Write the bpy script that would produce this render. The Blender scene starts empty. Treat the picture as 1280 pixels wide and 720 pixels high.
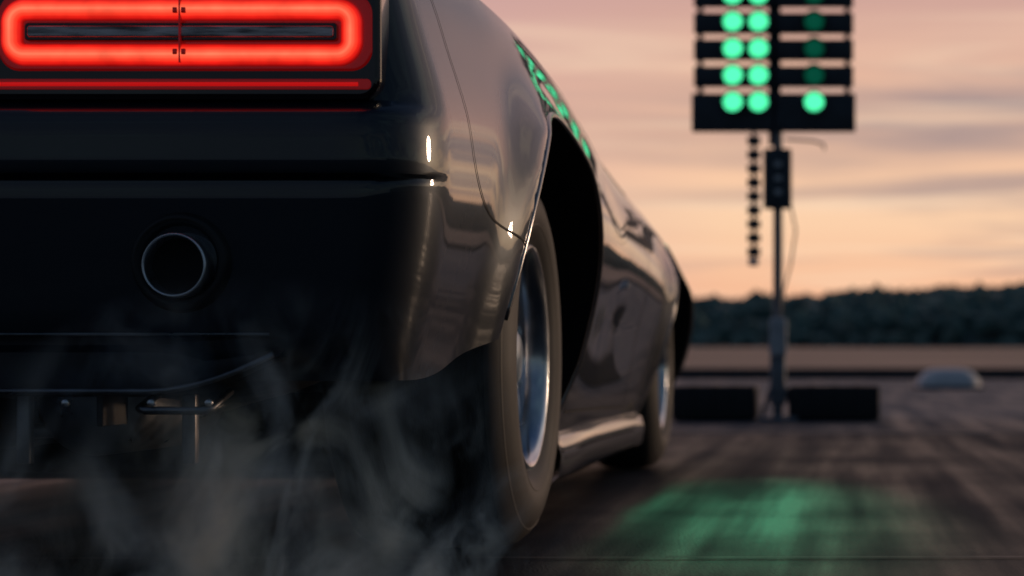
import bpy, bmesh, math, random
from mathutils import Vector, noise
random.seed(4)
sc=bpy.context.scene
# ---------------- helpers
def mat(name,col=(.1,.1,.1),rough=.5,metal=0,emit=None,es=0,coat=0,cr=.03):
    m=bpy.data.materials.new(name);m.use_nodes=True
    b=m.node_tree.nodes['Principled BSDF']
    b.inputs['Base Color'].default_value=(*col,1);b.inputs['Roughness'].default_value=rough
    b.inputs['Metallic'].default_value=metal
    b.inputs['Coat Weight'].default_value=coat;b.inputs['Coat Roughness'].default_value=cr
    if emit:
        b.inputs['Emission Color'].default_value=(*emit,1);b.inputs['Emission Strength'].default_value=es
    return m
def nd(m,t,**k):
    n=m.node_tree.nodes.new(t)
    for a,v in k.items(): setattr(n,a,v)
    return n
def lk(m,a,b): m.node_tree.links.new(a,b)
def noisy(m,scale=20,amt=.4,rlo=.3,rhi=.6,stretch=(1,1,1),bump=0,bscale=200):
    b=m.node_tree.nodes['Principled BSDF'];c=b.inputs['Base Color'].default_value[:]
    tc=nd(m,'ShaderNodeTexCoord');mp=nd(m,'ShaderNodeMapping');mp.inputs['Scale'].default_value=stretch
    n=nd(m,'ShaderNodeTexNoise');n.inputs['Scale'].default_value=scale;n.inputs['Detail'].default_value=5
    lk(m,tc.outputs['Object'],mp.inputs['Vector']);lk(m,mp.outputs[0],n.inputs['Vector'])
    r=nd(m,'ShaderNodeValToRGB')
    r.color_ramp.elements[0].position=.3;r.color_ramp.elements[1].position=.7
    r.color_ramp.elements[0].color=(*[x*(1-amt) for x in c[:3]],1)
    r.color_ramp.elements[1].color=(*[x*(1+amt) for x in c[:3]],1)
    lk(m,n.outputs['Fac'],r.inputs[0]);lk(m,r.outputs[0],b.inputs['Base Color'])
    mr=nd(m,'ShaderNodeMapRange');mr.inputs['From Min'].default_value=.3;mr.inputs['From Max'].default_value=.7
    mr.inputs['To Min'].default_value=rlo;mr.inputs['To Max'].default_value=rhi
    lk(m,n.outputs['Fac'],mr.inputs[0]);lk(m,mr.outputs[0],b.inputs['Roughness'])
    if bump:
        n2=nd(m,'ShaderNodeTexNoise');n2.inputs['Scale'].default_value=bscale
        lk(m,mp.outputs[0],n2.inputs['Vector'])
        bp=nd(m,'ShaderNodeBump');bp.inputs['Strength'].default_value=bump;bp.inputs['Distance'].default_value=.004
        lk(m,n2.outputs['Fac'],bp.inputs['Height']);lk(m,bp.outputs[0],b.inputs['Normal'])
    return m
def link(o,parent=None):
    sc.collection.objects.link(o)
    if parent: o.parent=parent
    return o
def obj(name,verts,faces,m,parent=None,smooth=False,loc=(0,0,0)):
    me=bpy.data.meshes.new(name);me.from_pydata(verts,[],faces);me.update()
    if m: me.materials.append(m)
    if smooth:
        for p in me.polygons:p.use_smooth=True
    o=bpy.data.objects.new(name,me);o.location=loc
    return link(o,parent)
def box(name,x0,x1,y0,y1,z0,z1,m,parent=None,bev=0,seg=2):
    bm=bmesh.new();bmesh.ops.create_cube(bm,size=1)
    for v in bm.verts:
        v.co=Vector(((x0+x1)/2+v.co.x*(x1-x0),(y0+y1)/2+v.co.y*(y1-y0),(z0+z1)/2+v.co.z*(z1-z0)))
    if bev: bmesh.ops.bevel(bm,geom=bm.edges[:],offset=bev,segments=seg,affect='EDGES',profile=.5)
    me=bpy.data.meshes.new(name);bm.to_mesh(me);bm.free()
    me.materials.append(m)
    if bev:
        for p in me.polygons:p.use_smooth=True
    return link(bpy.data.objects.new(name,me),parent)
def tube(name,pts,r,m,parent=None,closed=False,n=12):
    """swept round tube mesh"""
    P=[Vector(p) for p in pts];k=len(P);v=[];f=[]
    up=None
    for i,p in enumerate(P):
        a=P[(i-1)%k] if (closed or i>0) else P[i]
        c=P[(i+1)%k] if (closed or i<k-1) else P[i]
        t=(c-a).normalized()
        if up is None:
            up=Vector((0,0,1)) if abs(t.z)<.9 else Vector((0,1,0))
        u=(up-t*up.dot(t))
        if u.length<1e-4: u=t.orthogonal()
        u.normalize();up=u;w=t.cross(u)
        for j in range(n):
            an=2*math.pi*j/n;q=p+u*(r*math.cos(an))+w*(r*math.sin(an));v.append(tuple(q))
    m_=k if closed else k-1
    for i in range(m_):
        i2=(i+1)%k
        for j in range(n):
            j2=(j+1)%n
            f.append((i*n+j,i*n+j2,i2*n+j2,i2*n+j))
    if not closed:
        f.append(tuple(range(n))[::-1]);f.append(tuple((k-1)*n+j for j in range(n)))
    return obj(name,v,f,m,parent,True)
def lathe(name,prof,m,cx,cy,cz,axis='X',n=96,parent=None,mats=None):
    v=[];f=[]
    for a,r in prof:
        for i in range(n):
            t=2*math.pi*i/n
            if axis=='X': v.append((cx+a,cy+r*math.cos(t),cz+r*math.sin(t)))
            elif axis=='Y': v.append((cx+r*math.cos(t),cy+a,cz+r*math.sin(t)))
            else: v.append((cx+r*math.cos(t),cy+r*math.sin(t),cz+a))
    for k in range(len(prof)-1):
        for i in range(n):
            j=(i+1)%n
            f.append((k*n+i,k*n+j,(k+1)*n+j,(k+1)*n+i))
    o=obj(name,v,f,m,parent,True)
    if mats:
        for mm in mats[1]: o.data.materials.append(mm)
        for k in range(len(prof)-1):
            for i in range(n): o.data.polygons[k*n+i].material_index=mats[0][k]
    bm=bmesh.new();bm.from_mesh(o.data);bmesh.ops.recalc_face_normals(bm,faces=bm.faces);bm.to_mesh(o.data);bm.free()
    return o
def interp(tab,x):
    if x<=tab[0][0]: return tab[0][1]
    for (a,b),(c,d) in zip(tab,tab[1:]):
        if x<=c:
            t=(x-a)/(c-a)
            return b+(d-b)*t
    return tab[-1][1]
def cinterp(tab,x):
    if x<=tab[0][0]: return tab[0][1]
    if x>=tab[-1][0]: return tab[-1][1]
    for i in range(len(tab)-1):
        if x<=tab[i+1][0]:
            x0,y0=tab[i];x1,y1=tab[i+1]
            m0=(y1-tab[i-1][1])/(x1-tab[i-1][0]) if i>0 else (y1-y0)/(x1-x0)
            m1=(tab[i+2][1]-y0)/(tab[i+2][0]-x0) if i+2<len(tab) else (y1-y0)/(x1-x0)
            h=x1-x0;t=(x-x0)/h
            return (2*t**3-3*t*t+1)*y0+(t**3-2*t*t+t)*h*m0+(-2*t**3+3*t*t)*y1+(t**3-t*t)*h*m1
# ---------------- camera
H=.356
cam=bpy.data.cameras.new('camera');co=bpy.data.objects.new('camera',cam);sc.collection.objects.link(co)
co.location=(0,0,H);co.rotation_euler=(math.radians(90),0,0)
cam.sensor_width=36;cam.lens=69.75;cam.shift_x=-.328;cam.shift_y=.0703
cam.clip_start=.05;cam.clip_end=5000
cam.dof.use_dof=True;cam.dof.focus_distance=3.05;cam.dof.aperture_fstop=3.7
sc.camera=co
# ---------------- world
SUN_AZ=math.radians(58);SUN_EL=math.radians(7)
w=bpy.data.worlds.new('World');sc.world=w;w.use_nodes=True
nt=w.node_tree;N=nt.nodes;L=nt.links
bg=N['Background']
sky=N.new('ShaderNodeTexSky');sky.sky_type='NISHITA';sky.sun_disc=False;sky.sun_elevation=SUN_EL;sky.sun_rotation=SUN_AZ
sky.dust_density=3
tc=N.new('ShaderNodeTexCoord');sep=N.new('ShaderNodeSeparateXYZ');L.new(tc.outputs['Generated'],sep.inputs[0])
def math_(op,a,b=None,clamp=False):
    n=N.new('ShaderNodeMath');n.operation=op;n.use_clamp=clamp
    for i,x in enumerate((a,b)):
        if x is None: continue
        if isinstance(x,(int,float)): n.inputs[i].default_value=x
        else: L.new(x,n.inputs[i])
    return n.outputs[0]
def mixc(f,a,b,mode='MIX'):
    n=N.new('ShaderNodeMix');n.data_type='RGBA';n.blend_type=mode
    for i,x in ((0,f),(6,a),(7,b)):
        if isinstance(x,(int,float)): n.inputs[i].default_value=x
        elif isinstance(x,tuple): n.inputs[i].default_value=(*x,1)
        else: L.new(x,n.inputs[i])
    return n.outputs[2]
def wscale(a,s):
    n=N.new('ShaderNodeVectorMath');n.operation='SCALE';L.new(a,n.inputs[0])
    if isinstance(s,(int,float)): n.inputs['Scale'].default_value=s
    else: L.new(s,n.inputs['Scale'])
    return n.outputs[0]
el=math_('MAXIMUM',sep.outputs['Z'],0)
ramp=N.new('ShaderNodeValToRGB');L.new(el,ramp.inputs[0])
cr=ramp.color_ramp
stops=[(0,(.80,.42,.28)),(.03,(1.0,.53,.33)),(.07,(1.05,.68,.44)),(.115,(1.0,.58,.38)),(.18,(.68,.39,.33)),(.30,(.30,.23,.25)),(.6,(.09,.105,.15)),(1,(.045,.06,.095))]
cr.elements[0].position=0;cr.elements[0].color=(*stops[0][1],1)
cr.elements[1].position=1;cr.elements[1].color=(*stops[-1][1],1)
for p,c in stops[1:-1]:
    e=cr.elements.new(p);e.color=(*c,1)
den=math_('ADD',el,.06)
cx=math_('DIVIDE',sep.outputs['X'],den);cy=math_('DIVIDE',sep.outputs['Y'],den)
comb=N.new('ShaderNodeCombineXYZ');L.new(cx,comb.inputs[0]);L.new(cy,comb.inputs[1])
def cloud(scale,rot,loc,lo,hi,det=7):
    mp=N.new('ShaderNodeMapping');mp.inputs['Scale'].default_value=scale;mp.inputs['Rotation'].default_value=(0,0,math.radians(rot));mp.inputs['Location'].default_value=loc
    L.new(comb.outputs[0],mp.inputs[0])
    cn=N.new('ShaderNodeTexNoise');cn.inputs['Scale'].default_value=1.0;cn.inputs['Detail'].default_value=det;cn.inputs['Roughness'].default_value=.55
    cn.inputs['Distortion'].default_value=.6
    L.new(mp.outputs[0],cn.inputs[0])
    cm=N.new('ShaderNodeMapRange');cm.interpolation_type='SMOOTHSTEP';cm.inputs[1].default_value=lo;cm.inputs[2].default_value=hi
    L.new(cn.outputs['Fac'],cm.inputs[0]);return cm.outputs[0]
c1=cloud((.40,.62,1),14,(3.1,1.4,0),.42,.60)
side_=N.new('ShaderNodeMapRange');side_.inputs[1].default_value=-.16;side_.inputs[2].default_value=.05;side_.inputs[3].default_value=.2;side_.inputs[4].default_value=1
L.new(sep.outputs['X'],side_.inputs[0])
elw=N.new('ShaderNodeMapRange');elw.inputs[1].default_value=.03;elw.inputs[2].default_value=.12;elw.inputs[3].default_value=.45;elw.inputs[4].default_value=1
L.new(el,elw.inputs[0])
cf=math_('MULTIPLY',math_('MULTIPLY',c1,side_.outputs[0]),elw.outputs[0])
pink=N.new('ShaderNodeMapRange');pink.inputs[1].default_value=-.06;pink.inputs[2].default_value=-.22;L.new(sep.outputs['X'],pink.inputs[0])
base=mixc(math_('MULTIPLY',pink.outputs[0],.6),ramp.outputs[0],(.66,.38,.38))
col=mixc(cf,base,(.38,.275,.28))
c2=cloud((.5,1.3,1),-8,(7.7,2.2,0),.50,.72,5)
col=mixc(math_('MULTIPLY',c2,.55),col,(1.1,.80,.56))
fm=N.new('ShaderNodeMapRange');fm.interpolation_type='SMOOTHSTEP'
fm.inputs[1].default_value=-.25;fm.inputs[2].default_value=.95;fm.inputs[3].default_value=.24;fm.inputs[4].default_value=1
L.new(sep.outputs['Y'],fm.inputs[0])
fm2=N.new('ShaderNodeMapRange');fm2.interpolation_type='SMOOTHSTEP'
fm2.inputs[1].default_value=.0;fm2.inputs[2].default_value=.97
L.new(sep.outputs['Y'],fm2.inputs[0])
backcol=mixc(fm2.outputs[0],(.36,.80,1.28),(1,1,1))
dim=mixc(1.0,col,backcol,'MULTIPLY')
d1=wscale(wscale(dim,fm.outputs[0]),9.0)
ns2=wscale(wscale(sky.outputs[0],.12),fm.outputs[0])
add=N.new('ShaderNodeVectorMath');add.operation='ADD';L.new(d1,add.inputs[0]);L.new(ns2,add.inputs[1])
L.new(add.outputs[0],bg.inputs[0]);bg.inputs[1].default_value=.1
sl=bpy.data.lights.new('sun','SUN');sl.energy=.7;sl.angle=math.radians(6);sl.color=(1,.70,.48)
so=bpy.data.objects.new('sun',sl);sc.collection.objects.link(so)
sd=Vector((math.sin(SUN_AZ)*math.cos(SUN_EL),math.cos(SUN_AZ)*math.cos(SUN_EL),math.sin(SUN_EL)))
so.rotation_euler=(-sd).to_track_quat('-Z','Y').to_euler();so.location=sd*50
# ---------------- ground
g=mat('asphalt',(.035,.035,.038),.5)
b=g.node_tree.nodes['Principled BSDF']
tcg=nd(g,'ShaderNodeTexCoord')
def gn(scale,stretch,detail=5,rot=0):
    mpg=nd(g,'ShaderNodeMapping');mpg.inputs['Scale'].default_value=stretch;mpg.inputs['Rotation'].default_value=(0,0,rot)
    n=nd(g,'ShaderNodeTexNoise');n.inputs['Scale'].default_value=scale;n.inputs['Detail'].default_value=detail
    lk(g,tcg.outputs['Object'],mpg.inputs[0]);lk(g,mpg.outputs[0],n.inputs[0]);return n.outputs['Fac']
def gm(op,a,b_,cl=False):
    n=nd(g,'ShaderNodeMath',operation=op,use_clamp=cl)
    for i,x in enumerate((a,b_)):
        if isinstance(x,(int,float)): n.inputs[i].default_value=x
        else: lk(g,x,n.inputs[i])
    return n.outputs[0]
streak=gn(3,(2.6,.10,1)); patch=gn(1.1,(1,.6,1)); grain=gn(150,(1,1,1),2); streak2=gn(2,(.5,1.0,1),5,.5)
s=gm('ADD',gm('MULTIPLY',streak,.55),gm('MULTIPLY',patch,.25));s=gm('ADD',s,gm('MULTIPLY',streak2,.20))
rp=nd(g,'ShaderNodeValToRGB');rp.color_ramp.elements[0].position=.40;rp.color_ramp.elements[1].position=.62
rp.color_ramp.elements[0].color=(.006,.009,.014,1);rp.color_ramp.elements[1].color=(.024,.034,.050,1)
lk(g,s,rp.inputs[0])
spg=nd(g,'ShaderNodeSeparateXYZ');lk(g,tcg.outputs['Object'],spg.inputs[0])
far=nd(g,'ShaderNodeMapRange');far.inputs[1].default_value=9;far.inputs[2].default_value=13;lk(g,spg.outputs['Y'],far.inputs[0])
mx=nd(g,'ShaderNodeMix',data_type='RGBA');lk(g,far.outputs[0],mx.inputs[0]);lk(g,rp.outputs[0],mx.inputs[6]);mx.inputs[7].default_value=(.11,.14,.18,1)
gr=nd(g,'ShaderNodeMix',data_type='RGBA',blend_type='MULTIPLY');gr.inputs[0].default_value=.7
lk(g,mx.outputs[2],gr.inputs[6]);lk(g,gm('ADD',gm('MULTIPLY',grain,1.6),.2),gr.inputs[7])
lk(g,gr.outputs[2],b.inputs['Base Color'])
rr=nd(g,'ShaderNodeMapRange');rr.inputs[1].default_value=.42;rr.inputs[2].default_value=.60;rr.inputs[3].default_value=.42;rr.inputs[4].default_value=.68
lk(g,s,rr.inputs[0]);lk(g,rr.outputs[0],b.inputs['Roughness'])
spl=nd(g,'ShaderNodeMapRange');spl.inputs[1].default_value=.42;spl.inputs[2].default_value=.60;spl.inputs[3].default_value=.13;spl.inputs[4].default_value=.05
lk(g,s,spl.inputs[0]);lk(g,spl.outputs[0],b.inputs['Specular IOR Level'])
b.inputs['Specular Tint'].default_value=(.72,.88,1,1)
bp=nd(g,'ShaderNodeBump');bp.inputs['Strength'].default_value=.8;bp.inputs['Distance'].default_value=.004
lk(g,gm('ADD',grain,gm('MULTIPLY',streak,.6)),bp.inputs['Height']);lk(g,bp.outputs[0],b.inputs['Normal'])
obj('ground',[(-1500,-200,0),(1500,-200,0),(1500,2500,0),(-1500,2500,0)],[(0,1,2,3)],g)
jm=noisy(mat('joint_sealant',(.03,.033,.037),.6),6,.5,.45,.7)
pm=noisy(mat('worn_paint',(.15,.165,.18),.7),9,.8,.6,.8,(1,4,1))
v=[];f=[]
def strip(x0,y0,x1,y1,wd,z,n=1):
    d=Vector((x1-x0,y1-y0)).normalized();nn=Vector((-d.y,d.x))
    for i in range(n):
        a=i/n;c=(i+1)/n
        k=len(v)
        for t in (a,c):
            ww=wd/2
            X=x0+(x1-x0)*t;Y=y0+(y1-y0)*t
            v.append((X+nn.x*ww,Y+nn.y*ww,z));v.append((X-nn.x*ww,Y-nn.y*ww,z))
        f.append((k,k+1,k+3,k+2))
strip(-12,3.35,12,3.75,.014,.004);strip(-12,7.0,12,7.3,.03,.004)
obj('pavement_joints',v,f,jm)
v=[];f=[]
strip(-14,9.7,14,9.7,.20,.004)
obj('painted_start_line',v,f,pm)
fm_=noisy(mat('dry_grass',(.62,.42,.30),.95),.05,.25,.9,1,(1,.4,1))
v=[];f=[]
nx=60;ys=[60,75,100,150,220,300];zs_=[.004,.25,.55,1.1,1.7,2.3]
for j,yy in enumerate(ys):
    for i in range(nx+1):
        x=-400+800*i/nx
        v.append((x,yy,zs_[j]+ (noise.noise(Vector((x*.03,yy*.02,0)))*.25 if 0<j else 0)))
for j in range(len(ys)-1):
    for i in range(nx):
        a=j*(nx+1)+i;f.append((a,a+1,a+nx+2,a+nx+1))
obj('dry_grass_field',v,f,fm_,smooth=True)
cw=noisy(mat('dark_concrete',(.05,.055,.065),.8),2,.3,.7,.9)
w_=box('track_wall',-60,60,37,37.4,0,.2,cw,bev=.03)
fol=noisy(mat('haze_tinted_foliage',(.10,.18,.17),.95),.10,.5,.9,1)  # aerial haze is put into the pale blue-green base colour
bm=bmesh.new()
def hillh(a):
    x=a*300
    return 13.6+x*.045*(1 if abs(x)<90 else 90/abs(x))+1.7*noise.noise(Vector((x*.02,3,0)))+1.0*noise.noise(Vector((x*.08,7,0)))
nx=260;A0,A1=-1.0,2.3  # unseen right stretch of arc added to put a dark band in paint reflections
rows=[(300,0),(318,.5),(345,.8),(385,.95)]
grid=[]
for r_,k in rows:
    grid.append([])
    for i in range(nx+1):
        a=A0+(A1-A0)*i/nx;grid[-1].append(bm.verts.new((r_*math.sin(a),r_*math.cos(a),(-.5+(hillh(a)+.5)*k))))
for j in range(len(rows)-1):
    for i in range(nx):
        bm.faces.new((grid[j][i],grid[j][i+1],grid[j+1][i+1],grid[j+1][i]))
for i in range(3200):
    a=random.uniform(-.3,.35) if i<1600 else random.uniform(A0,A1);k=random.random();rad=302+83*k
    z=(hillh(a))*(k**.35)*.92
    r=random.uniform(.8,2.0)
    ret=bmesh.ops.create_icosphere(bm,subdivisions=1,radius=r)
    sx,sz=random.uniform(.7,1.4),random.uniform(.6,1.3)
    for vv in ret['verts']:
        j=1+random.uniform(-.25,.25)
        vv.co=Vector((rad*math.sin(a)+vv.co.x*sx*j,rad*math.cos(a)+vv.co.y*j,z+vv.co.z*sz*j))
me=bpy.data.meshes.new('distant_treeline');bm.to_mesh(me);bm.free();me.materials.append(fol)
link(bpy.data.objects.new('distant_treeline',me))
# =============== CAR
car=bpy.data.objects.new('muscle_car',None);sc.collection.objects.link(car);car.location=(-1.554,3.77,0)
paint=mat('dark_metallic_paint',(.014,.020,.030),.3,.25,coat=1,cr=.03)
pb=paint.node_tree.nodes['Principled BSDF']
pb.inputs['Coat IOR'].default_value=1.6
pb.inputs['Coat Tint'].default_value=(.92,.96,1,1)
pb.inputs['Specular IOR Level'].default_value=.3
pn=nd(paint,'ShaderNodeTexNoise');pn.inputs['Scale'].default_value=2.2;pn.inputs['Detail'].default_value=6
ptc=nd(paint,'ShaderNodeTexCoord');lk(paint,ptc.outputs['Object'],pn.inputs[0])
pr=nd(paint,'ShaderNodeMapRange');pr.inputs[1].default_value=.3;pr.inputs[2].default_value=.7;pr.inputs[3].default_value=.3;pr.inputs[4].default_value=.5
lk(paint,pn.outputs['Fac'],pr.inputs[0]);lk(paint,pr.outputs[0],pb.inputs['Roughness'])
pr2=nd(paint,'ShaderNodeMapRange');pr2.inputs[1].default_value=.4;pr2.inputs[2].default_value=.75;pr2.inputs[3].default_value=.012;pr2.inputs[4].default_value=.07
lk(paint,pn.outputs['Fac'],pr2.inputs[0]);lk(paint,pr2.outputs[0],pb.inputs['Coat Roughness'])
black=noisy(mat('black_plastic',(.012,.013,.016),.5),14,.3,.4,.6)
wellm=noisy(mat('wheel_well_liner',(.006,.006,.007),.9),14,.3,.8,1)
gap=mat('panel_gap',(.003,.003,.003),.7)
chrome=noisy(mat('polished_metal',(.80,.83,.88),.15,1),12,.10,.12,.28)
lip_highlight=noisy(mat('arch_highlight',(.34,.33,.34),.2,1),12,.12,.14,.26)  # bright metal on the body lips, standing in for their edge highlight
brushed=noisy(mat('brushed_tip_metal',(.85,.9,.96),.3,1),22,.15,.25,.42)
dmetal=noisy(mat('dark_metal',(.20,.22,.25),.35,1),18,.4,.25,.5)
glass=mat('tinted_glass',(.01,.012,.014),.04,0,coat=1)
ZS=[(-1.02,.94),(-.6,.975),(-.24,.995),(.3,.975),(1.26,.895),(2.0,.845),(2.6,.80),(3.2,.745),(3.7,.66)]
ZB=[(-1.02,.325),(-.7,.335),(-.4,.40),(-.1,.34),(.3,.14),(.5,.10),(2.3,.10),(2.7,.14),(3.2,.17),(3.7,.2)]
PL=[(-1.02,.962),(-.6,.972),(-.25,.985),(.3,1.0),(.8,1.0),(1.4,.985),(2.1,.985),(2.75,1.0),(3.2,.985),(3.7,.93)]
PP=[(0,.865),(.12,.908),(.3,.952),(.45,.985),(.60,1.003),(.72,1.0),(.85,.968),(.94,.943),(1.0,.915)]
def zs(y):return cinterp(ZS,y)
def zb(y):return cinterp(ZB,y)
WR=(0,.355);WF=(2.75,.33)
def halfw(y,z):
    t=(z-.1)/(zs(y)-.1); t=max(0,min(1,t))
    x=cinterp(PP,t)*cinterp(PL,y)
    for (cy,cz),R,amt in ((WR,.475,.038),(WF,.41,.022)):
        d=math.hypot(y-cy,z-cz)
        if z>cz-.2:
            x+=amt*math.exp(-((d-R)/.065)**2)*max(0,min(1,(.99-t)*4))*min(1,(z-cz+.2)/.2)
    if .4<y<2.4: x-=.030*math.exp(-((z-.44)/.13)**2)*math.sin((y-.4)/2*math.pi)
    return x
YR=[(.32,-.93),(.36,-.962),(.40,-.975),(.605,-.985),(.611,-.978),(.617,-1.0),(.695,-1.0),(.708,-.99),(.716,-.965),(.90,-.945),(.94,-.92)]
zl=[.325,.33,.345,.37,.40,.43,.46,.49,.52,.55,.58,.60,.606,.611,.6165,.622,.64,.665,.685,.697,.705,.712,.72,.74,.765,.79,.815,.84,.86,.88,.90,.915,.928,.935,.94]
tl=[(z-.325)/.615 for z in zl]
yside=[-.85+i*(3.45+.85)/150 for i in range(151)]
def outline(t,sx=1,sy=1,dz=0):
    zr=.325+t*.615
    yr=interp(YR,zr)
    pts=[]
    wr=halfw(-.85,zb(-.85)+t*(zs(-.85)-zb(-.85)))
    rx=.10; ry=-.85-yr
    for i in range(16):
        fr=i/16;pts.append((fr*(wr-rx),yr))
    for i in range(11):
        a=i/11*math.pi/2;pts.append((wr-rx+rx*math.sin(a),yr+ry*(1-math.cos(a))))
    out=[]
    for x,y in pts:
        out.append([x,y,zb(max(y,-1))+t*(zs(y)-zb(y))])
    for y in yside:
        z=zb(y)+t*(zs(y)-zb(y));out.append([halfw(y,z),y,z])
    wf=out[-1][0]
    for i in range(1,13):
        a=i/12*math.pi/2; y=3.45+.25*math.sin(a); z=zb(y)+t*(zs(y)-zb(y))
        out.append([ (wf)*(math.cos(a)**.5) if i<12 else 0,y,z])
    res=[]
    for x,y,z in out:
        ny=1.2+(y-1.2)*sy
        if sx!=1 or sy!=1 or dz:
            z=(zs(ny) if t>.5 else zb(ny))+dz
        res.append((x*sx,ny,z))
    return res+[(-x,y,z) for x,y,z in reversed(res[1:-1])]
rings=[outline(0,0,.9,.0),outline(0,.5,.95,0),outline(0,.93,.985,.0)]
rings+=[outline(t) for t in tl]
rings+=[outline(1,.975,.992,.012),outline(1,.93,.98,.02),outline(1,.8,.97,.03),outline(1,.5,.95,.045),outline(1,0,.93,.055)]
v=[p for r in rings for p in r];n=len(rings[0]);f=[]
for k in range(len(rings)-1):
    for i in range(n):
        j=(i+1)%n;f.append((k*n+i,k*n+j,(k+1)*n+j,(k+1)*n+i))
body=obj('body_shell',v,f,paint,car,True)
body.data.materials.append(wellm)
bm=bmesh.new();bm.from_mesh(body.data)
bmesh.ops.remove_doubles(bm,verts=bm.verts,dist=1e-5);bmesh.ops.dissolve_degenerate(bm,dist=1e-6,edges=bm.edges)
bmesh.ops.recalc_face_normals(bm,faces=bm.faces)
bm.to_mesh(body.data);bm.free()
for p in body.data.polygons:p.use_smooth=True
def cutter(x0,x1,cy,cz,R):
    bm=bmesh.new();n=96
    a=[];c=[]
    for i in range(n):
        t=2*math.pi*i/n
        y=cy+R*math.cos(t);z=cz+R*math.sin(t)
        a.append(bm.verts.new((x0,y,z)));c.append(bm.verts.new((x1,y,z)))
    bm.faces.new(a);bm.faces.new(c[::-1])
    for i in range(n):
        j=(i+1)%n;bm.faces.new((a[i],c[i],c[j],a[j]))
    bmesh.ops.recalc_face_normals(bm,faces=bm.faces)
    for q in bm.faces:q.material_index=1;q.smooth=True
    me=bpy.data.meshes.new('cut');bm.to_mesh(me);bm.free()
    me.materials.append(paint);me.materials.append(wellm)
    o=bpy.data.objects.new('cut',me);o.parent=car;sc.collection.objects.link(o);return o
cuts=[cutter(.5,1.4,0.0,.36,.452),cutter(-1.4,-.5,0.0,.36,.452),cutter(.5,1.4,2.75,.33,.395),cutter(-1.4,-.5,2.75,.33,.395)]
bpy.context.view_layer.update()
for c in cuts:
    md=body.modifiers.new('b','BOOLEAN');md.operation='DIFFERENCE';md.object=c;md.solver='EXACT'
dg=bpy.context.evaluated_depsgraph_get()
nm=bpy.data.meshes.new_from_object(body.evaluated_get(dg))
body.modifiers.clear();body.data=nm
for c in cuts: bpy.data.objects.remove(c)
try:
    nm.set_sharp_from_angle(angle=math.radians(38))
except Exception as e: print(e)
def arc_pts(cy,cz,R,a0,a1,off=.0,n=70,side=1):
    r=[]
    for i in range(n+1):
        t=math.radians(a0+(a1-a0)*i/n);y=cy+R*math.cos(t);z=cz+R*math.sin(t)
        r.append((side*(halfw(y,z)+off),y,z))
    return r
for side in (1,-1):
    tube('wheel_arch_lip',arc_pts(0,.36,.457,-15,172,-.002,side=side),.0065,lip_highlight,car)
    tube('wheel_arch_lip',arc_pts(2.75,.33,.399,-5,180,-.002,side=side),.006,lip_highlight,car)
def seam(name,yz,wd=.004,side=1,m=gap,off=.0012):
    v=[];f=[]
    for i,(y,z) in enumerate(yz):
        a=yz[max(0,i-1)];b_=yz[min(len(yz)-1,i+1)]
        d=Vector((b_[0]-a[0],b_[1]-a[1])).normalized();nn=Vector((-d.y,d.x))*wd/2
        for s_ in (1,-1):
            yy=y+nn.x*s_;zz=z+nn.y*s_;v.append((side*(halfw(yy,zz)+off),yy,zz))
    for i in range(len(yz)-1): f.append((2*i,2*i+1,2*i+3,2*i+2))
    return obj(name,v,f,m,car,True)
def poly(pts,n=14):
    r=[]
    for i in range(len(pts)-1):
        p0=pts[max(0,i-1)];p1=pts[i];p2=pts[i+1];p3=pts[min(len(pts)-1,i+2)]
        for k in range(n):
            t=k/n
            r.append(tuple(.5*((2*p1[c])+(-p0[c]+p2[c])*t+(2*p0[c]-5*p1[c]+4*p2[c]-p3[c])*t*t+(-p0[c]+3*p1[c]-3*p2[c]+p3[c])*t**3) for c in (0,1)))
    return r+[pts[-1]]
for side in (1,-1):
    seam('bumper_seam',poly([(-.73,.95),(-.725,.85),(-.715,.75),(-.69,.67),(-.62,.615),(-.50,.575),(-.418,.55)]),.0035,side)
    seam('door_seam',poly([(.62,.93),(.615,.7),(.62,.5),(.66,.24)]),.006,side)
    seam('door_front_seam',poly([(1.95,.83),(1.93,.5),(1.95,.22)]),.006,side)
    seam('sill_seam',poly([(.66,.24),(1.3,.232),(1.95,.22)],20),.005,side)
    seam('fender_seam',poly([(2.28,.80),(2.3,.3)]),.006,side)
    seam('belt_moulding',poly([(.0,.965),(.6,.93),(1.26,.875),(1.95,.83)],20),.012,side,black,.003)
    v=[];f=[]
    ys_=[.50+i*1.80/40 for i in range(41)]
    prof=[(-.01,.20),(.014,.185),(.024,.15),(.018,.105),(-.005,.085),(-.05,.085)]
    for y in ys_:
        for dx,z in prof: v.append((side*(halfw(y,.20)+dx),y,z))
    k=len(prof)
    for i in range(40):
        for j in range(k-1): f.append((i*k+j,i*k+j+1,(i+1)*k+j+1,(i+1)*k+j))
    obj('side_skirt',v,f,paint,car,True)
def gsec(y,zr,wb,wt):
    base=zs(y)+.015
    return [(0,y,zr),(wt*.6,y,zr-.005),(wt*.92,y,zr-.02),(wt,y,zr-.045),(wb,y,base),(0,y,base-.02)]
secs=[gsec(-.62,1.0,.66,.58),gsec(-.35,1.10,.66,.57),gsec(0,1.22,.66,.55),gsec(.4,1.28,.66,.54),gsec(.9,1.29,.665,.54),gsec(1.25,1.25,.665,.53),gsec(1.6,1.10,.66,.55),gsec(1.95,.885,.66,.6)]
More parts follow.
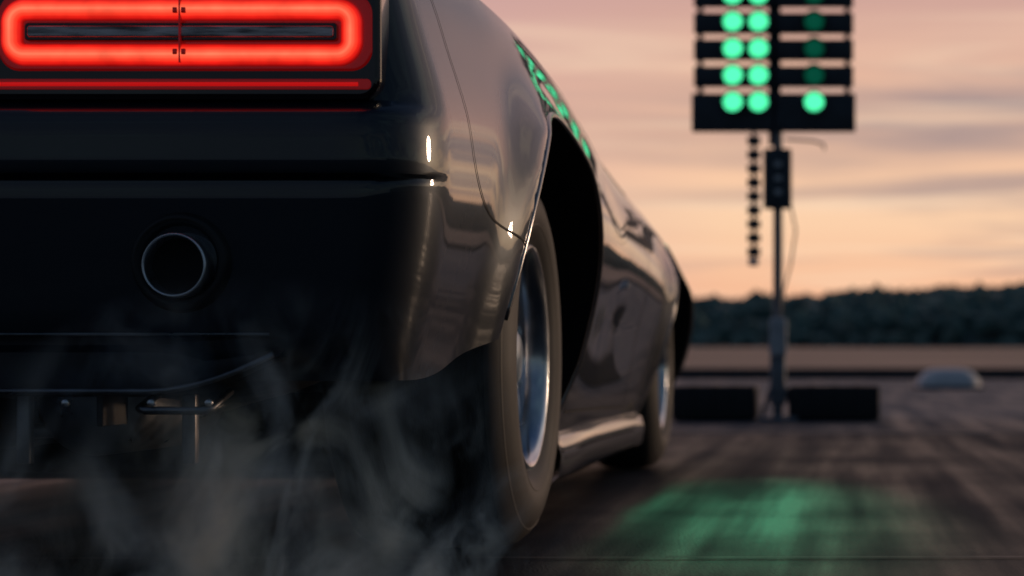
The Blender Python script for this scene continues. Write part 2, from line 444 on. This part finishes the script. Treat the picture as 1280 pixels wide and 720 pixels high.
for side in (1,-1):
    v=[];f=[]
    for s_ in secs:
        for x,y,z in s_: v.append((side*x,y,z))
    for i in range(len(secs)-1):
        for j in range(5): f.append((i*6+j,i*6+j+1,(i+1)*6+j+1,(i+1)*6+j))
    o=obj('cabin_roof',v,f,paint,car,True);o.data.materials.append(glass)
    for i in range(len(secs)-1):
        for j in range(5):
            if j==3 and 1<=i<=5 or i in(0,1,5,6) and j<3: o.data.polygons[i*5+j].material_index=1
# ---- tail lamps
YL=-.982
def rrect(x0,x1,z0,z1,r,y,n=10):
    p=[]
    for cx,cz,a0 in ((x1-r,z1-r,0),(x0+r,z1-r,90),(x0+r,z0+r,180),(x1-r,z0+r,270)):
        for i in range(n+1):
            a=math.radians(a0+90*i/n);p.append((cx+r*math.cos(a),y,cz+r*math.sin(a)))
    return p
def slab(name,x0,x1,z0,z1,r,y0,y1,m,bev=.004):
    p=rrect(x0,x1,z0,z1,r,y0);bm=bmesh.new()
    vs=[bm.verts.new(q) for q in p];fc=bm.faces.new(vs)
    ex=bmesh.ops.extrude_face_region(bm,geom=[fc])
    for e in ex['geom']:
        if isinstance(e,bmesh.types.BMVert): e.co.y=y1
    bmesh.ops.recalc_face_normals(bm,faces=bm.faces)
    if bev:
        ed=[e for e in bm.edges if all(abs(q.co.y-y0)<1e-6 for q in e.verts)]
        bmesh.ops.bevel(bm,geom=ed,offset=bev,segments=3,affect='EDGES',profile=.5)
    me=bpy.data.meshes.new(name);bm.to_mesh(me);bm.free();me.materials.append(m)
    return link(bpy.data.objects.new(name,me),car)
def ringband(name,x0,x1,z0,z1,r,width,y,depth,m,nseg=10):
    v=[];f=[];att=[]
    for j in range(nseg+1):
        t=j/nseg;off=(t-.5)*width
        pr=rrect(x0-off,x1+off,z0-off,z1+off,max(r+off,.002),y-depth*(1-(2*t-1)**2),12)
        v+=pr;att+=[1-abs(2*t-1)]*len(pr)
    k=len(pr)
    for j in range(nseg):
        for i in range(k):
            i2=(i+1)%k;f.append((j*k+i,j*k+i2,(j+1)*k+i2,(j+1)*k+i))
    o=obj(name,v,f,m,car,True)
    a=o.data.attributes.new('across','FLOAT','POINT');a.data.foreach_set('value',att)
    bm=bmesh.new();bm.from_mesh(o.data);bmesh.ops.recalc_face_normals(bm,faces=bm.faces);bm.to_mesh(o.data);bm.free()
    return o
hous=mat('lamp_housing',(.012,.004,.005),.12,coat=1)
guide=mat('red_light_guide',(.3,.01,.01),.25,emit=(1,.02,.01),es=1)
gb=guide.node_tree.nodes['Principled BSDF']
at=nd(guide,'ShaderNodeAttribute',attribute_name='across')
grp=nd(guide,'ShaderNodeValToRGB');grp.color_ramp.interpolation='EASE'
grp.color_ramp.elements[0].position=0;grp.color_ramp.elements[0].color=(.30,.003,.003,1)
grp.color_ramp.elements[1].position=1;grp.color_ramp.elements[1].color=(1.2,.20,.10,1)
for p_,c_ in ((.25,(.8,.012,.007)),(.5,(1.1,.05,.022)),(.75,(1.15,.115,.055))):
    e=grp.color_ramp.elements.new(p_);e.color=(*c_,1)
gt=nd(guide,'ShaderNodeTexCoord');gno=nd(guide,'ShaderNodeTexNoise');gno.inputs['Scale'].default_value=28;lk(guide,gt.outputs['Object'],gno.inputs[0])
gs=nd(guide,'ShaderNodeMapRange');gs.inputs[1].default_value=.3;gs.inputs[2].default_value=.7;gs.inputs[3].default_value=.8;gs.inputs[4].default_value=1.15
lk(guide,gno.outputs['Fac'],gs.inputs[0]);lk(guide,gs.outputs[0],gb.inputs['Emission Strength'])
lk(guide,at.outputs['Fac'],grp.inputs[0]);lk(guide,grp.outputs[0],gb.inputs['Emission Color'])
redd=mat('red_lamp_dim',(.2,.004,.004),.2,emit=(1,.010,.010),es=.10,coat=1)
redl=mat('red_marker_line',(.3,.004,.004),.2,emit=(1,.012,.012),es=.45)
slot=noisy(mat('lamp_reflector',(.45,.42,.42),.25,.8),60,.8,.15,.4,(.3,1,3))
slab('lamp_panel',-.897,.897,.722,.905,.03,YL,-.93,hous,.008)
for side in (1,-1):
    a,b_=(.367,.872) if side==1 else (-.872,-.367)
    slab('lamp_lens',a-.006,b_+.014,.762,.872,.03,YL-.003,YL+.004,redd,.003)
    ringband('lamp_loop',a+.014,b_-.014,.784,.848,.020,.031,YL-.005,.010,guide)
    slab('lamp_slot_frame',a+.033,b_-.033,.803,.829,.006,YL-.009,YL,hous,.002)
    slab('lamp_slot',a+.038,b_-.038,.808,.824,.004,YL-.012,YL-.002,slot,.002)
    xm=(a+b_)/2
    for zz in (.787,.845):
        for dx in (-.006,.006):
            box('lamp_clip',xm+dx-.003,xm+dx+.003,YL-.018,YL-.010,zz-.004,zz+.004,redd,car,.001)
    box('lamp_joint',xm-.0010,xm+.0010,YL-.0155,YL-.004,.772,.862,redd,car)
    slab('lamp_lower_lens',a-.03,b_+.012,.736,.751,.006,YL-.001,YL+.004,redd,.001)
    tube('lamp_lower_strip',[(a-.02,YL-.001,.7435),(b_-.006,YL-.001,.7435)],.0028,redl,car)
# ---- exhaust
EX,EZ=.617,.488
lathe('exhaust_bezel',[(-.975,.048),(-.988,.053),(-.998,.060),(-.992,.067),(-.972,.073)],black,EX,0,EZ+.006,'Y',64,car)
for sx_ in (EX,-EX):
    lathe('exhaust_tip',[(-.9,.040),(-1.0,.0392),(-1.012,.0410),(-1.0160,.0430),(-1.012,.0450),(-1.0,.046),(-.9,.046)],brushed,sx_,0,EZ,'Y',64,car)
    lathe('exhaust_bore',[(-.985,.040),(-.982,.02),(-.981,.0001)],gap,sx_,0,EZ,'Y',48,car)
# ---- lower valance / diffuser
v=[];f=[];nv=60
def lipz(x):
    a=abs(x); return .308 if a<.58 else .308+.052*((a-.58)/.17)**1.7 if a<.75 else .36
for i in range(nv+1):
    x=-.76+1.52*i/nv
    zt=.392;zb_=lipz(x)
    for y,z in ((-.955,zt),(-.972,zt-.004),(-.955,(zt+zb_)/2),(-.985,zb_+.008),(-.992,zb_+.004),(-.985,zb_),(-.6,zb_-.02)): v.append((x,y,z))
for i in range(nv):
    for j in range(6): f.append((i*7+j,i*7+j+1,(i+1)*7+j+1,(i+1)*7+j))
obj('rear_valance',v,f,black,car,True)
tube('valance_trim',[(-.75+1.5*i/60,-.994,lipz(-.75+1.5*i/60)+.004) for i in range(61)],.0042,dmetal,car)
tube('valance_step',[(-.74,-.978,.392),(.74,-.978,.392)],.0025,dmetal,car)
for x in (-.5,-.25,0,.25,.5):
    box('diffuser_fin',x-.005,x+.005,-.975,-.62,.262,.312,black,car,.002)
for x in (.33,.46,.58,.66,-.4):
    lathe('bolt',[(-1.0,.0001),(-1.0,.0045),(-.992,.0055)],brushed,x,0,.296,'Y',12,car)
for x in (.60,.36,-.4): box('exhaust_hanger',x-.010,x+.010,-.9,-.88,.205,.32,dmetal,car,.003)
tube('tow_bracket',[(.56,-.90,.31),(.56,-.985,.288),(.57,-.99,.285),(.65,-.99,.285),(.66,-.985,.288),(.66,-.90,.31)],.006,dmetal,car)
tube('anti_roll_bar',[(-.5,-.70,.26),(.2,-.72,.245),(.42,-.72,.25),(.52,-.68,.27),(.56,-.4,.3)],.012,dmetal,car)
lathe('rear_axle',[(-.66,.045),(-.2,.045),(-.14,.11),(0,.15),(.14,.11),(.2,.045),(.66,.045)],dmetal,0,0,.34,'X',32,car)
box('floor_pan',-.7,.7,.45,2.3,.14,.3,black,car,.03)
box('fuel_tank',-.40,.30,-.85,-.35,.22,.36,black,car,.04)
lathe('muffler',[(-.88,.0001),(-.88,.07),(-.86,.085),(-.52,.085),(-.5,.07),(-.5,.0001)],dmetal,.45,0,.30,'Y',32,car)
# ---- wheels
tyre=noisy(mat('tyre_rubber',(.065,.060,.057),.6),2.5,.35,.5,.7,(1,1,1))
tread=noisy(mat('tyre_tread',(.03,.029,.029),.6),30,.4,.5,.75,(4,1,1),.4,90)
wellb=noisy(mat('blue_steel',(.28,.36,.46),.35,.9),6,.2,.25,.45)
def wheel(cy,cz,R,Rr,W,side,xo):
    s_=side
    prof=[(-W,Rr),(-W-.012,R*.80),(-W+.01,R*.95),(-W+.035,R*.99),(-W*.5,R),(-.04,R*.992),(-.015,R*.972),(.004,R*.93),(.020,R*.86),(.028,R*.79),(.027,R*.72),(.016,Rr+.022),(.002,Rr+.009),(-.010,Rr)]
    mt=[1,1,1,1,1,1,0,0,0,0,0,0,0]
    lathe('tyre',[((xo+a)*s_,r) for a,r in prof],tyre,0,cy,cz,'X',128,car,(mt,[tread]))
    for rr_ in (R*.90,R*.70):
        a_=interp([(x_[1],x_[0]) for x_ in reversed(prof[5:])],rr_)
        lathe('sidewall_rib',[((xo+a_-.002)*s_,rr_-.003),((xo+a_+.002)*s_,rr_),((xo+a_-.002)*s_,rr_+.003)],tyre,0,cy,cz,'X',96,car)
    lathe('rim_lip',[((xo+a)*s_,r) for a,r in ((-.012,Rr+.002),(.006,Rr+.006),(.014,Rr),(.013,Rr-.007),(.0,Rr-.016),(-.018,Rr-.021),(-.03,Rr-.022))],chrome,0,cy,cz,'X',96,car)
    lathe('rim_barrel',[((xo+a)*s_,r) for a,r in ((-.03,Rr-.022),(-.045,Rr-.025),(-.075,Rr-.03),(-.085,Rr-.042))],chrome,0,cy,cz,'X',96,car)
    lathe('rim_disc',[((xo+a)*s_,r) for a,r in ((-.085,Rr-.04),(-.075,Rr*.66),(-.05,Rr*.40),(-.045,Rr*.30),(-.02,Rr*.26),(-.012,Rr*.2),(-.010,.0001))],wellb,0,cy,cz,'X',96,car)
    v=[];f=[];ns_=15
    for i in range(ns_):
        t=2*math.pi*i/ns_+.2
        for (a,r,hw) in ((-.028,Rr*.3,.010),(-.030,Rr*.6,.009),(-.035,Rr-.025,.012)):
            for q in (-1,1):
                for dd in (0,-.014):
                    cyy=r*math.cos(t)-q*hw*math.sin(t);czz=r*math.sin(t)+q*hw*math.cos(t)
                    v.append(((xo+a+dd)*s_,cy+cyy,cz+czz))
        k=i*12
        for m_ in (0,4):
            a=k+m_
            f+= [(a,a+2,a+6,a+4),(a+1,a+5,a+7,a+3),(a,a+4,a+5,a+1),(a+2,a+3,a+7,a+6)]
    obj('spokes',v,f,chrome,car)
    for i in range(5):
        t=2*math.pi*i/5
        lathe('lug_nut',[((xo-.05)*s_,.011),((xo-.020)*s_,.011),((xo-.018)*s_,.0001)],chrome,0,cy+.06*math.cos(t),cz+.06*math.sin(t),'X',6,car)
for sd_ in (1,-1):
    wheel(0,.361,.361,.212,.30,sd_,.941)
    wheel(2.75,.338,.338,.210,.20,sd_,.928)
# =============== START LIGHT TREE
tr=bpy.data.objects.new('starting_light_tree',None);sc.collection.objects.link(tr);tr.location=(0,11.47,0)
tb=noisy(mat('tree_panel_black',(.055,.070,.088),.6),10,.3,.5,.7)
tg=noisy(mat('galvanised_pole',(.22,.24,.27),.5,.5),12,.3,.4,.6)
tw=noisy(mat('grey_box',(.6,.62,.65),.6),10,.2,.5,.7)
gon=mat('green_lamp_on',(.01,.4,.2),.3,emit=(.09,1,.44),es=1.3)
gdim=mat('green_lamp_dim',(.01,.2,.1),.3,emit=(.01,.5,.28),es=.12)
zc=1.842
for i in range(7):
    zz=zc+.154*i
    z0,z1=(1.675,1.895) if i==0 else (zz-.062,zz+.056)
    ex=.0 if i else .012
    box('light_panel',-.889-ex,-.432,-.03,.03,z0,z1,tb,tr,.006)
    box('light_panel',-.420,.032+ex,-.03,.03,z0,z1,tb,tr,.006)
    for X,on in ((-.662,1),(-.514,1),(-.194,1 if i==0 else 0)):
        lathe('lamp_hood',[(-.09,.062),(-.03,.059),(-.03,.055),(-.09,.058)],tb,X,0,zz,'Y',32,tr)
        lathe('green_lamp',[(-.062,.0001),(-.058,.025),(-.048,.045),(-.032,.055)],gon if on else gdim,X,0,zz,'Y',32,tr)
box('panel_backbone',-.46,-.39,.032,.07,1.6,2.9,tb,tr,.005)
box('panel_frame',-.87,-.84,.032,.06,1.7,2.85,tb,tr,.004);box('panel_frame',-.02,.01,.032,.06,1.7,2.85,tb,tr,.004)
lathe('pole',[(0,.03),(1.7,.028)],tg,-.405,.02,0,'Z',24,tr)
box('control_box',-.486,-.324,-.09,.0,1.226,1.57,tb,tr,.012)
for zz in (1.48,1.40,1.32): box('box_label',-.42,-.38,-.094,-.091,zz-.015,zz+.015,tw,tr)
tube('box_arm',[(-.36,-.02,1.63),(-.2,-.02,1.62),(-.14,-.02,1.60),(-.135,-.02,1.57)],.007,tg,tr)
tube('cable',[(-.33,-.05,1.25),(-.30,-.05,1.1),(-.33,-.04,.9),(-.37,-.04,.75),(-.38,-.03,.45)],.006,tb,tr)
tube('lamp_string_cable',[(-.542,-.02,1.69),(-.542,-.02,.93)],.011,tb,tr)
for i in range(9):
    zz=1.62-.08*i
    box('string_lamp',-.580,-.505,-.05,.01,zz-.026,zz+.026,tb,tr,.010)
box('string_foot',-.575,-.515,-.05,.01,.90,.945,tw,tr,.008)
box('junction_box',-.452,-.352,-.06,-.012,.38,.60,tw,tr,.01)
box('pole_sleeve',-.45,-.36,-.03,.07,.10,.38,tg,tr,.01)
box('base_plate',-.52,-.29,-.09,.13,0,.03,tg,tr,.006)
for dx in(-.09,.09): tube('brace',[(-.405+dx,.02,.03),(-.405,.02,.34)],.012,tg,tr)
gl=bpy.data.lights.new('green_lamp_light','SPOT');gl.energy=75;gl.color=(.03,1,.48);gl.spot_size=math.radians(8);gl.spot_blend=1;gl.shadow_soft_size=.10
go=bpy.data.objects.new('green_lamp_light',gl);link(go,tr);go.location=(-.588,-.15,2.0)
go.rotation_euler=Vector((.42,-6.6,-2.0)).to_track_quat('-Z','Y').to_euler()
fo=noisy(mat('black_foam',(.02,.021,.025),.7),12,.3,.6,.8)
def blk(x0,x1):
    p=bpy.data.objects.new('foam_guard_block',None);sc.collection.objects.link(p);p.location=((x0+x1)/2,11.5,0)
    h=(x1-x0)/2
    box('block',-h,h,-.05,.45,.01,.205,fo,p,.015)
    box('foot',-h+.03,h-.03,-.03,.42,0,.012,fo,p)
    for k in (-.5,0,.5): box('ridge',h*k-.012,h*k+.012,-.054,.452,.02,.209,fo,p,.003)
blk(-1.02,-.535);blk(-.345,.185)
wm=noisy(mat('white_plastic',(.85,.85,.87),.5),6,.05,.4,.6)
p=bpy.data.objects.new('white_sensor_cover',None);sc.collection.objects.link(p);p.location=(1.24,24.5,0);p.scale=(1.05,1.05,1.15)
v=[];f=[];n=32
lv=[(1,0),(1,.05),(.93,.12),(.74,.19),(.5,.215),(0.001,.22)]
for s_,z in lv:
    for i in range(n):
        t=2*math.pi*i/n;c_,q=math.cos(t),math.sin(t)
        v.append((.38*s_*math.copysign(abs(c_)**.7,c_),.3*s_*math.copysign(abs(q)**.7,q),z))
for k in range(len(lv)-1):
    for i in range(n):
        j=(i+1)%n;f.append((k*n+i,k*n+j,(k+1)*n+j,(k+1)*n+i))
obj('shell',v,f,wm,p,True)
box('rubber_skirt',-.40,.40,-.31,.31,0,.03,fo,p,.01)
# =============== SMOKE
sm_=bpy.data.materials.new('smoke');sm_.use_nodes=True;t=sm_.node_tree
t.nodes.clear()
def s_n(ty,**k):
    n=t.nodes.new(ty)
    for a,vv in k.items(): setattr(n,a,vv)
    return n
outn=s_n('ShaderNodeOutputMaterial');pv=s_n('ShaderNodeVolumeScatter');t.links.new(pv.outputs[0],outn.inputs['Volume'])
pv.inputs['Color'].default_value=(.44,.72,1,1);pv.inputs['Anisotropy'].default_value=.0
tc_=s_n('ShaderNodeTexCoord');mpn=s_n('ShaderNodeMapping');mpn.inputs['Scale'].default_value=(3.4,1.2,1.7);mpn.inputs['Rotation'].default_value=(0,math.radians(-30),0)
t.links.new(tc_.outputs['Object'],mpn.inputs[0])
nn=s_n('ShaderNodeTexNoise');nn.inputs['Scale'].default_value=2.5;nn.inputs['Detail'].default_value=4;nn.inputs['Roughness'].default_value=.62;nn.inputs['Distortion'].default_value=1.3
t.links.new(mpn.outputs[0],nn.inputs[0])
mr=s_n('ShaderNodeMapRange');mr.inputs[1].default_value=.51;mr.inputs[2].default_value=.68;mr.inputs[3].default_value=0;mr.inputs[4].default_value=1
t.links.new(nn.outputs['Fac'],mr.inputs[0])
mp2=s_n('ShaderNodeMapping');mp2.inputs['Scale'].default_value=(1/.44,1/.50,1/.42)
t.links.new(tc_.outputs['Object'],mp2.inputs[0])
ln=s_n('ShaderNodeVectorMath',operation='LENGTH');t.links.new(mp2.outputs[0],ln.inputs[0])
fo2=s_n('ShaderNodeMapRange');fo2.inputs[1].default_value=1.0;fo2.inputs[2].default_value=.30;fo2.inputs[3].default_value=0;fo2.inputs[4].default_value=1
t.links.new(ln.outputs['Value'],fo2.inputs[0])
mu=s_n('ShaderNodeMath',operation='MULTIPLY');t.links.new(mr.outputs[0],mu.inputs[0]);t.links.new(fo2.outputs[0],mu.inputs[1])
mu2=s_n('ShaderNodeMath',operation='MULTIPLY');t.links.new(mu.outputs[0],mu2.inputs[0]);mu2.inputs[1].default_value=12
t.links.new(mu2.outputs[0],pv.inputs['Density'])
bm=bmesh.new();bmesh.ops.create_icosphere(bm,subdivisions=3,radius=1)
for vv in bm.verts: vv.co=Vector((vv.co.x*.45,vv.co.y*.51,max(vv.co.z*.43,-.045)))
me=bpy.data.meshes.new('tyre_smoke');bm.to_mesh(me);bm.free();me.materials.append(sm_)
o=link(bpy.data.objects.new('tyre_smoke',me));o.location=(-.78,2.66,.06)
sc.view_settings.view_transform='Standard';sc.view_settings.look='None';sc.view_settings.exposure=0
